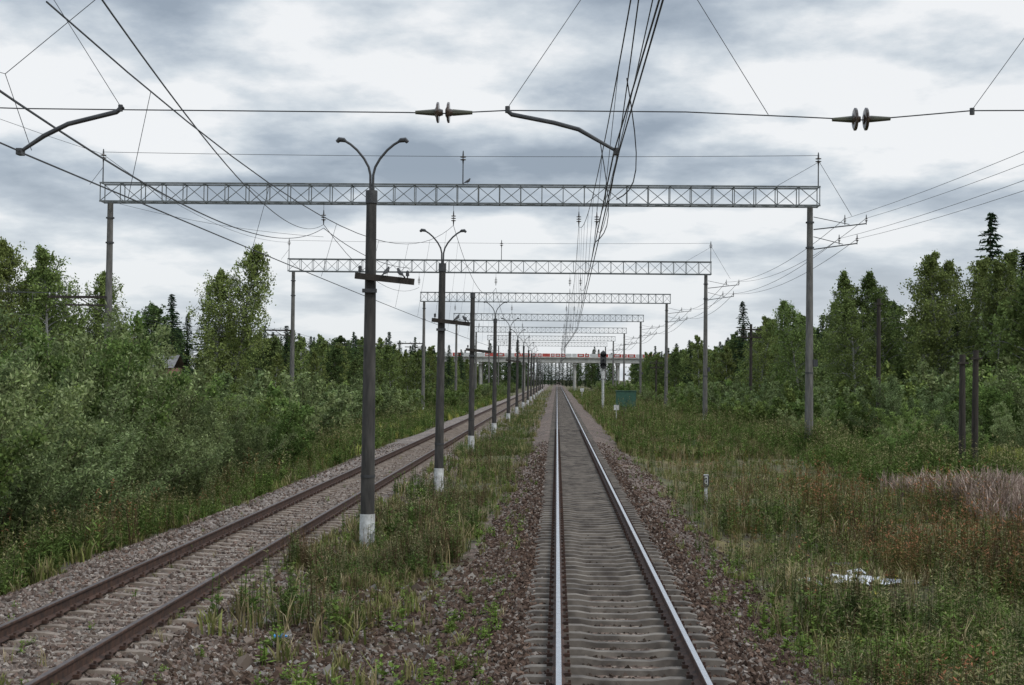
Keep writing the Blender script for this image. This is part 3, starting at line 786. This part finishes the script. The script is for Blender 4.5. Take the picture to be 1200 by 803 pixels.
# ---------------------------------------------------------------- wooden poles on the right
def wood_pole(x,y,h,arm=False,lean=0.0):
    b=B(); g=float(gz(x,y))
    b.add(capped((0,0,-0.3),(0.0,0,h),0.16,0.12,10),0)
    if arm:
        for k,z in enumerate((h-0.5,h-1.2)):
            b.add(box((0,-0.14,z),(1.9,0.12,0.14)),0)
            for q in (-0.85,-0.55,-0.25,0.25,0.55,0.85): b.add(lathe((q,-0.14,z+0.06),(0,0,1),[(0,0.012),(0.06,0.014),(0.07,0.05),(0.16,0.045),(0.2,0.001)],8),0)
        b.add(beam((0,-0.14,h-2.0),(0.6,-0.14,h-1.25),0.04),0); b.add(beam((0,-0.14,h-2.0),(-0.6,-0.14,h-1.25),0.04),0)
    else:
        b.add(box((0,-0.13,h-0.35),(0.45,0.07,0.08)),0)
    o=obj('utility_pole',b,[M_wood,M_white],weld=True,loc=(x,y,g)); o.rotation_euler=(0,lean,0)
wood_pole(16.7,57,5.2); wood_pole(17.5,58,5.5,False,0.01); wood_pole(19.8,85,9.2); wood_pole(17.6,125,9.0,True)
wood_pole(14.8,205,7,True)

# ---------------------------------------------------------------- signal, cabinet, markers
b=B()
b.add(capped((0,0,-0.3),(0,0,7.6),0.11,0.09,12),0)
b.add(capped((0,0,-0.1),(0,0,1.2),0.115,0.115,12),1)
b.add(box((0,-0.18,6.35),(0.75,0.14,1.5)),2)
b.add(lathe((0,-0.25,7.1),(0,1,0),[(0,0.001),(0,0.375),(0.14,0.375),(0.14,0.001)],20),2)
b.add(lathe((0,-0.25,5.6),(0,1,0),[(0,0.001),(0,0.375),(0.14,0.375),(0.14,0.001)],20),2)
for z in (7.05,6.35,5.65):
    b.add(lathe((0,-0.26,z),(0,-1,0),[(0,0.14),(0.28,0.14),(0.281,0.12),(0.02,0.12),(0.02,0.001)],14),2)
b.add(box((0,-0.14,4.5),(0.45,0.05,0.9)),1)
for k in range(10): b.add(box((0,0.3,0.8+k*0.5),(0.35,0.03,0.03)),0)
for s in (-0.17,0.17): b.add(box((s,0.3,3),(0.03,0.03,5.4)),0)
g=float(gz(5.7,170)) 
obj('railway_signal',b,[M_white,M_white,M_dark],weld=True,loc=(5.7,170,g))
M_green=simple('cabinet_green',(0.025,0.075,0.05),(0.04,0.11,0.075),4,0.6)
def cabinet(x,y,w,h):
    b=B(); b.add(box((0,0,h/2+0.1),(w,0.9,h)),0); b.add(box((0,0,h+0.14),(w+0.15,1.05,0.08)),0); b.add(box((0,0,-0.4),(w*0.95,0.8,1.0)),1)
    b.add(box((-w/4,-0.463,h/2+0.1),(w/2-0.12,0.02,h-0.2)),0); b.add(box((w/4,-0.463,h/2+0.1),(w/2-0.12,0.02,h-0.2)),0)
    b.add(box((0.12,-0.48,h/2+0.1),(0.04,0.03,0.2)),2)
    obj('relay_cabinet',b,[M_green,M_conc,M_dark],loc=(x,y,-0.25))
cabinet(8.3,165,2.4,1.9)
b=B()
b.add(box((0,0,0.35),(0.09,0.07,0.9)),0); b.add(box((0,-0.05,0.66),(0.17,0.03,0.36)),1)
b.add(box((0,-0.068,0.79),(0.09,0.006,0.03)),0)
for zz in (0.70,0.60): b.add(box((0.0,-0.068,zz),(0.08,0.006,0.022)),0)
b.add(box((-0.035,-0.0685,0.66),(0.022,0.006,0.1)),0); b.add(box((0.035,-0.0685,0.66),(0.022,0.006,0.22)),0)
b.add(box((0,0,0.835),(0.15,0.09,0.05)),0)
obj('kilometre_marker',b,[M_white,M_dark],loc=(4.55,42,float(gz(4.55,42))+0.05))
for x,y,s in ((5.2,120,0.9),(4.2,230,1.2)):
    b=B(); b.add(capped((0,0,-0.1),(0,0,1.6*s),0.05,0.05,8),0); b.add(box((0,-0.07,1.6*s),(0.5*s,0.03,0.5*s)),0)
    obj('trackside_sign',b,[M_white],loc=(x,y,float(gz(x,y))))
# ---------------------------------------------------------------- road bridge
M_brc=simple('bridge_concrete',(0.30,0.29,0.26),(0.46,0.45,0.42),1,0.85)
M_red=simple('red_panel',(0.35,0.05,0.04),(0.48,0.08,0.06),2,0.6)
b=B(); y=430; 
b.add(box((-2,y,8.9),(90,9,1.5)),0); b.add(box((-2,y-4.7,9.75),(92,0.35,0.35)),0)
for x in (-24,-10.5,5.5,19): 
    for yy in (-3,0,3): b.add(capped((x,y+yy,-1),(x,y+yy,7.4),0.5,0.5,12),0)
    b.add(box((x,y,7.75),(1.2,8.4,0.7)),0)
x=-40
while x<42:
    w=R.uniform(1.2,3.0); b.add(box((x+w/2,y-4.6,10.45),(w-0.15,0.12,1.0)),2 if R.random()<0.55 else 1); 
    if R.random()<0.6: b.add(box((x+w/2,y-4.68,10.45),(w*0.5,0.05,0.45)),1)
    x+=w
for x in np.arange(-46,44,2.5): b.add(box((x,y-4.5,10.4),(0.1,0.1,1.2)),3)
for s in (-1,1): b.add(box((-2+s*45,y,3.5),(14,10,9)),0)
obj('road_bridge',b,[M_brc,M_white,M_red,M_dark])

# small brick house, mostly hidden by the shrubs
M_brick=simple('brick_wall',(0.30,0.16,0.12),(0.42,0.25,0.19),8,0.9)
M_roof=simple('roof_sheet',(0.12,0.11,0.11),(0.2,0.19,0.18),3,0.7)
hx,hy=-30.5,104
b=B(); b.add(box((0,0,2.4),(2.6,3,5.0)),0)
rz0,rz1=4.9,5.9
b.add(np.array([[(-1.5,-1.7,rz0),(1.5,-1.7,rz0),(1.5,0,rz1),(-1.5,0,rz1)],[(1.5,1.7,rz0),(-1.5,1.7,rz0),(-1.5,0,rz1),(1.5,0,rz1)]]),1)
b.add(box((0,-1.53,3.8),(1.2,0.08,1.2)),2); b.add(box((0,-1.58,3.8),(1.0,0.03,1.0)),3)
obj('brick_house',b,[M_brick,M_roof,M_white,M_dark],loc=(hx,hy,-1.2))

# ---------------------------------------------------------------- litter
def litter():
    rng=np.random.default_rng(9); b=B()
    def sheet(cx,cy,w,d,n,hgt,col):
        xs=np.linspace(-w/2,w/2,n); ys=np.linspace(-d/2,d/2,n); X,Yg=np.meshgrid(xs,ys)
        Z=rng.normal(size=X.shape)*hgt+hgt*1.2; X=X+rng.normal(size=X.shape)*w/n*0.3; Yg=Yg+rng.normal(size=X.shape)*d/n*0.3
        rr_=np.sqrt((X/w*2)**2+(Yg/d*2)**2)
        X=X+cx; Yg=Yg+cy; Z=Z+gz(X,Yg)+0.06-0.06*np.clip(rr_-0.7,0,1)
        Vv=np.stack([X,Yg,Z],-1)
        q=np.stack([Vv[:-1,:-1],Vv[:-1,1:],Vv[1:,1:],Vv[1:,:-1]],2).reshape(-1,4,3)
        rq=(rr_[:-1,:-1]).reshape(-1)
        keep=(rng.random(len(q))>0.08)&(rq<1.0+rng.uniform(-0.25,0.2,len(q)))
        b.add(q[keep],0,col)
    sheet(5.9,27.0,1.1,0.9,14,0.03,(0.8,0.8,0.82)); sheet(4.75,26.4,0.6,0.4,8,0.02,(0.62,0.62,0.62)); sheet(6.6,26.9,0.9,0.4,9,0.025,(0.55,0.55,0.57)); sheet(5.35,26.5,0.5,0.5,7,0.03,(0.4,0.39,0.38))
    sheet(6.05,27.9,0.35,0.5,7,0.03,(0.65,0.65,0.66))
    obj('discarded_plastic_sheet',b,[M_stone],weld=True)
litter()
b=B()
b.add(box((0,0,0.05),(0.42,0.3,0.12),0.3),0)
b.add(box((0.33,0.25,0.04),(0.2,0.2,0.10),0.9),0); obj('concrete_rubble',b,[M_conc],loc=(6.3,30.5,float(gz(6.3,30.5))))
M_blue=simple('blue_plastic',(0.03,0.2,0.5),(0.05,0.3,0.65),5,0.4)
b=B(); b.add(tube([(-0.09,0,0.04),(-0.08,0,0.04),(0.05,0.01,0.05),(0.08,0.01,0.05),(0.10,0.01,0.05),(0.12,0.01,0.05)],[0.001,0.035,0.037,0.02,0.013,0.001],10),0)
obj('plastic_bottle',b,[M_blue],loc=(-3.75,18.4,float(gz(-3.75,18.4))+0.04))

# ---------------------------------------------------------------- world, sun, camera
w=bpy.data.worlds.new('World'); scene.world=w; w.use_nodes=True
nt=w.node_tree; nt.nodes.clear()
out=N(nt,'ShaderNodeOutputWorld')
EL,AZ=math.radians(48),math.radians(120)
sky=N(nt,'ShaderNodeTexSky',sky_type='NISHITA'); sky.sun_disc=False; sky.sun_elevation=EL; sky.sun_rotation=AZ
bg1=N(nt,'ShaderNodeBackground'); bg1.inputs[1].default_value=0.10; nt.links.new(sky.outputs[0],bg1.inputs[0])
tc=N(nt,'ShaderNodeTexCoord'); sx=N(nt,'ShaderNodeSeparateXYZ'); nt.links.new(tc.outputs['Generated'],sx.inputs[0])
def M(op,a,b_=None,c=None):
    m=N(nt,'ShaderNodeMath',operation=op)
    for i,v in enumerate((a,b_,c)):
        if v is None: continue
        if hasattr(v,'is_output'): nt.links.new(v,m.inputs[i])
        else: m.inputs[i].default_value=v
    return m.outputs[0]
zz=M('ADD',M('MAXIMUM',sx.outputs[2],0.0),0.20)
cb=N(nt,'ShaderNodeCombineXYZ'); nt.links.new(M('DIVIDE',sx.outputs[0],zz),cb.inputs[0]); nt.links.new(M('DIVIDE',sx.outputs[1],zz),cb.inputs[1]); cb.inputs[2].default_value=5.2
n1=noise(nt,1.5,2,cb.outputs[0],0.5); n2=noise(nt,4.2,6,cb.outputs[0],0.57)
f=M('ADD',M('MULTIPLY',n1,0.68),M('MULTIPLY',n2,0.32))
# the cloud deck is thicker high up
f=M('SUBTRACT',f,M('MULTIPLY',M('MAXIMUM',M('SUBTRACT',sx.outputs[2],0.16),0.0),0.22))
cloud=ramp(nt,f,[(0.39,(0.32,0.38,0.455)),(0.445,(0.46,0.525,0.60)),(0.495,(0.68,0.735,0.785)),(0.54,(0.92,0.935,0.95))])
hz=N(nt,'ShaderNodeMapRange'); hz.inputs[1].default_value=0.02; hz.inputs[2].default_value=0.15; hz.inputs[3].default_value=0.6; hz.inputs[4].default_value=0.0
nt.links.new(sx.outputs[2],hz.inputs[0])
cl2=mixc(nt,hz.outputs[0],cloud,(0.78,0.82,0.86))
zen=N(nt,'ShaderNodeMapRange'); zen.inputs[1].default_value=0.30; zen.inputs[2].default_value=0.95; zen.inputs[3].default_value=1.0; zen.inputs[4].default_value=3.6
nt.links.new(sx.outputs[2],zen.inputs[0])
bg2=N(nt,'ShaderNodeBackground'); nt.links.new(cl2,bg2.inputs[0]); nt.links.new(zen.outputs[0],bg2.inputs[1])
mx=N(nt,'ShaderNodeMixShader'); mx.inputs[0].default_value=0.93
nt.links.new(bg1.outputs[0],mx.inputs[1]); nt.links.new(bg2.outputs[0],mx.inputs[2]); nt.links.new(mx.outputs[0],out.inputs[0])
try: w.cycles.sampling_method='NONE'
except Exception as e: print(e)

sd=bpy.data.lights.new('sun','SUN'); sd.energy=1.5; sd.angle=math.radians(12); sd.color=(1,0.96,0.9)
so=link(bpy.data.objects.new('sun',sd)); d=Vector((math.sin(AZ)*math.cos(EL),math.cos(AZ)*math.cos(EL),math.sin(EL)))
so.rotation_mode='QUATERNION'; so.rotation_quaternion=d.to_track_quat('Z','Y')

cd=bpy.data.cameras.new('camera'); cd.lens=48; cd.sensor_width=36; cd.clip_end=6000; cd.clip_start=0.2
co=link(bpy.data.objects.new('camera',cd))
Rm=Matrix.Rotation(math.radians(1.9),4,'Z')@Matrix.Rotation(math.radians(90+1.49),4,'X')@Matrix.Rotation(math.radians(0.6),4,'Z')
co.matrix_world=Matrix.Translation((-0.035,0,3.2))@Rm
scene.camera=co
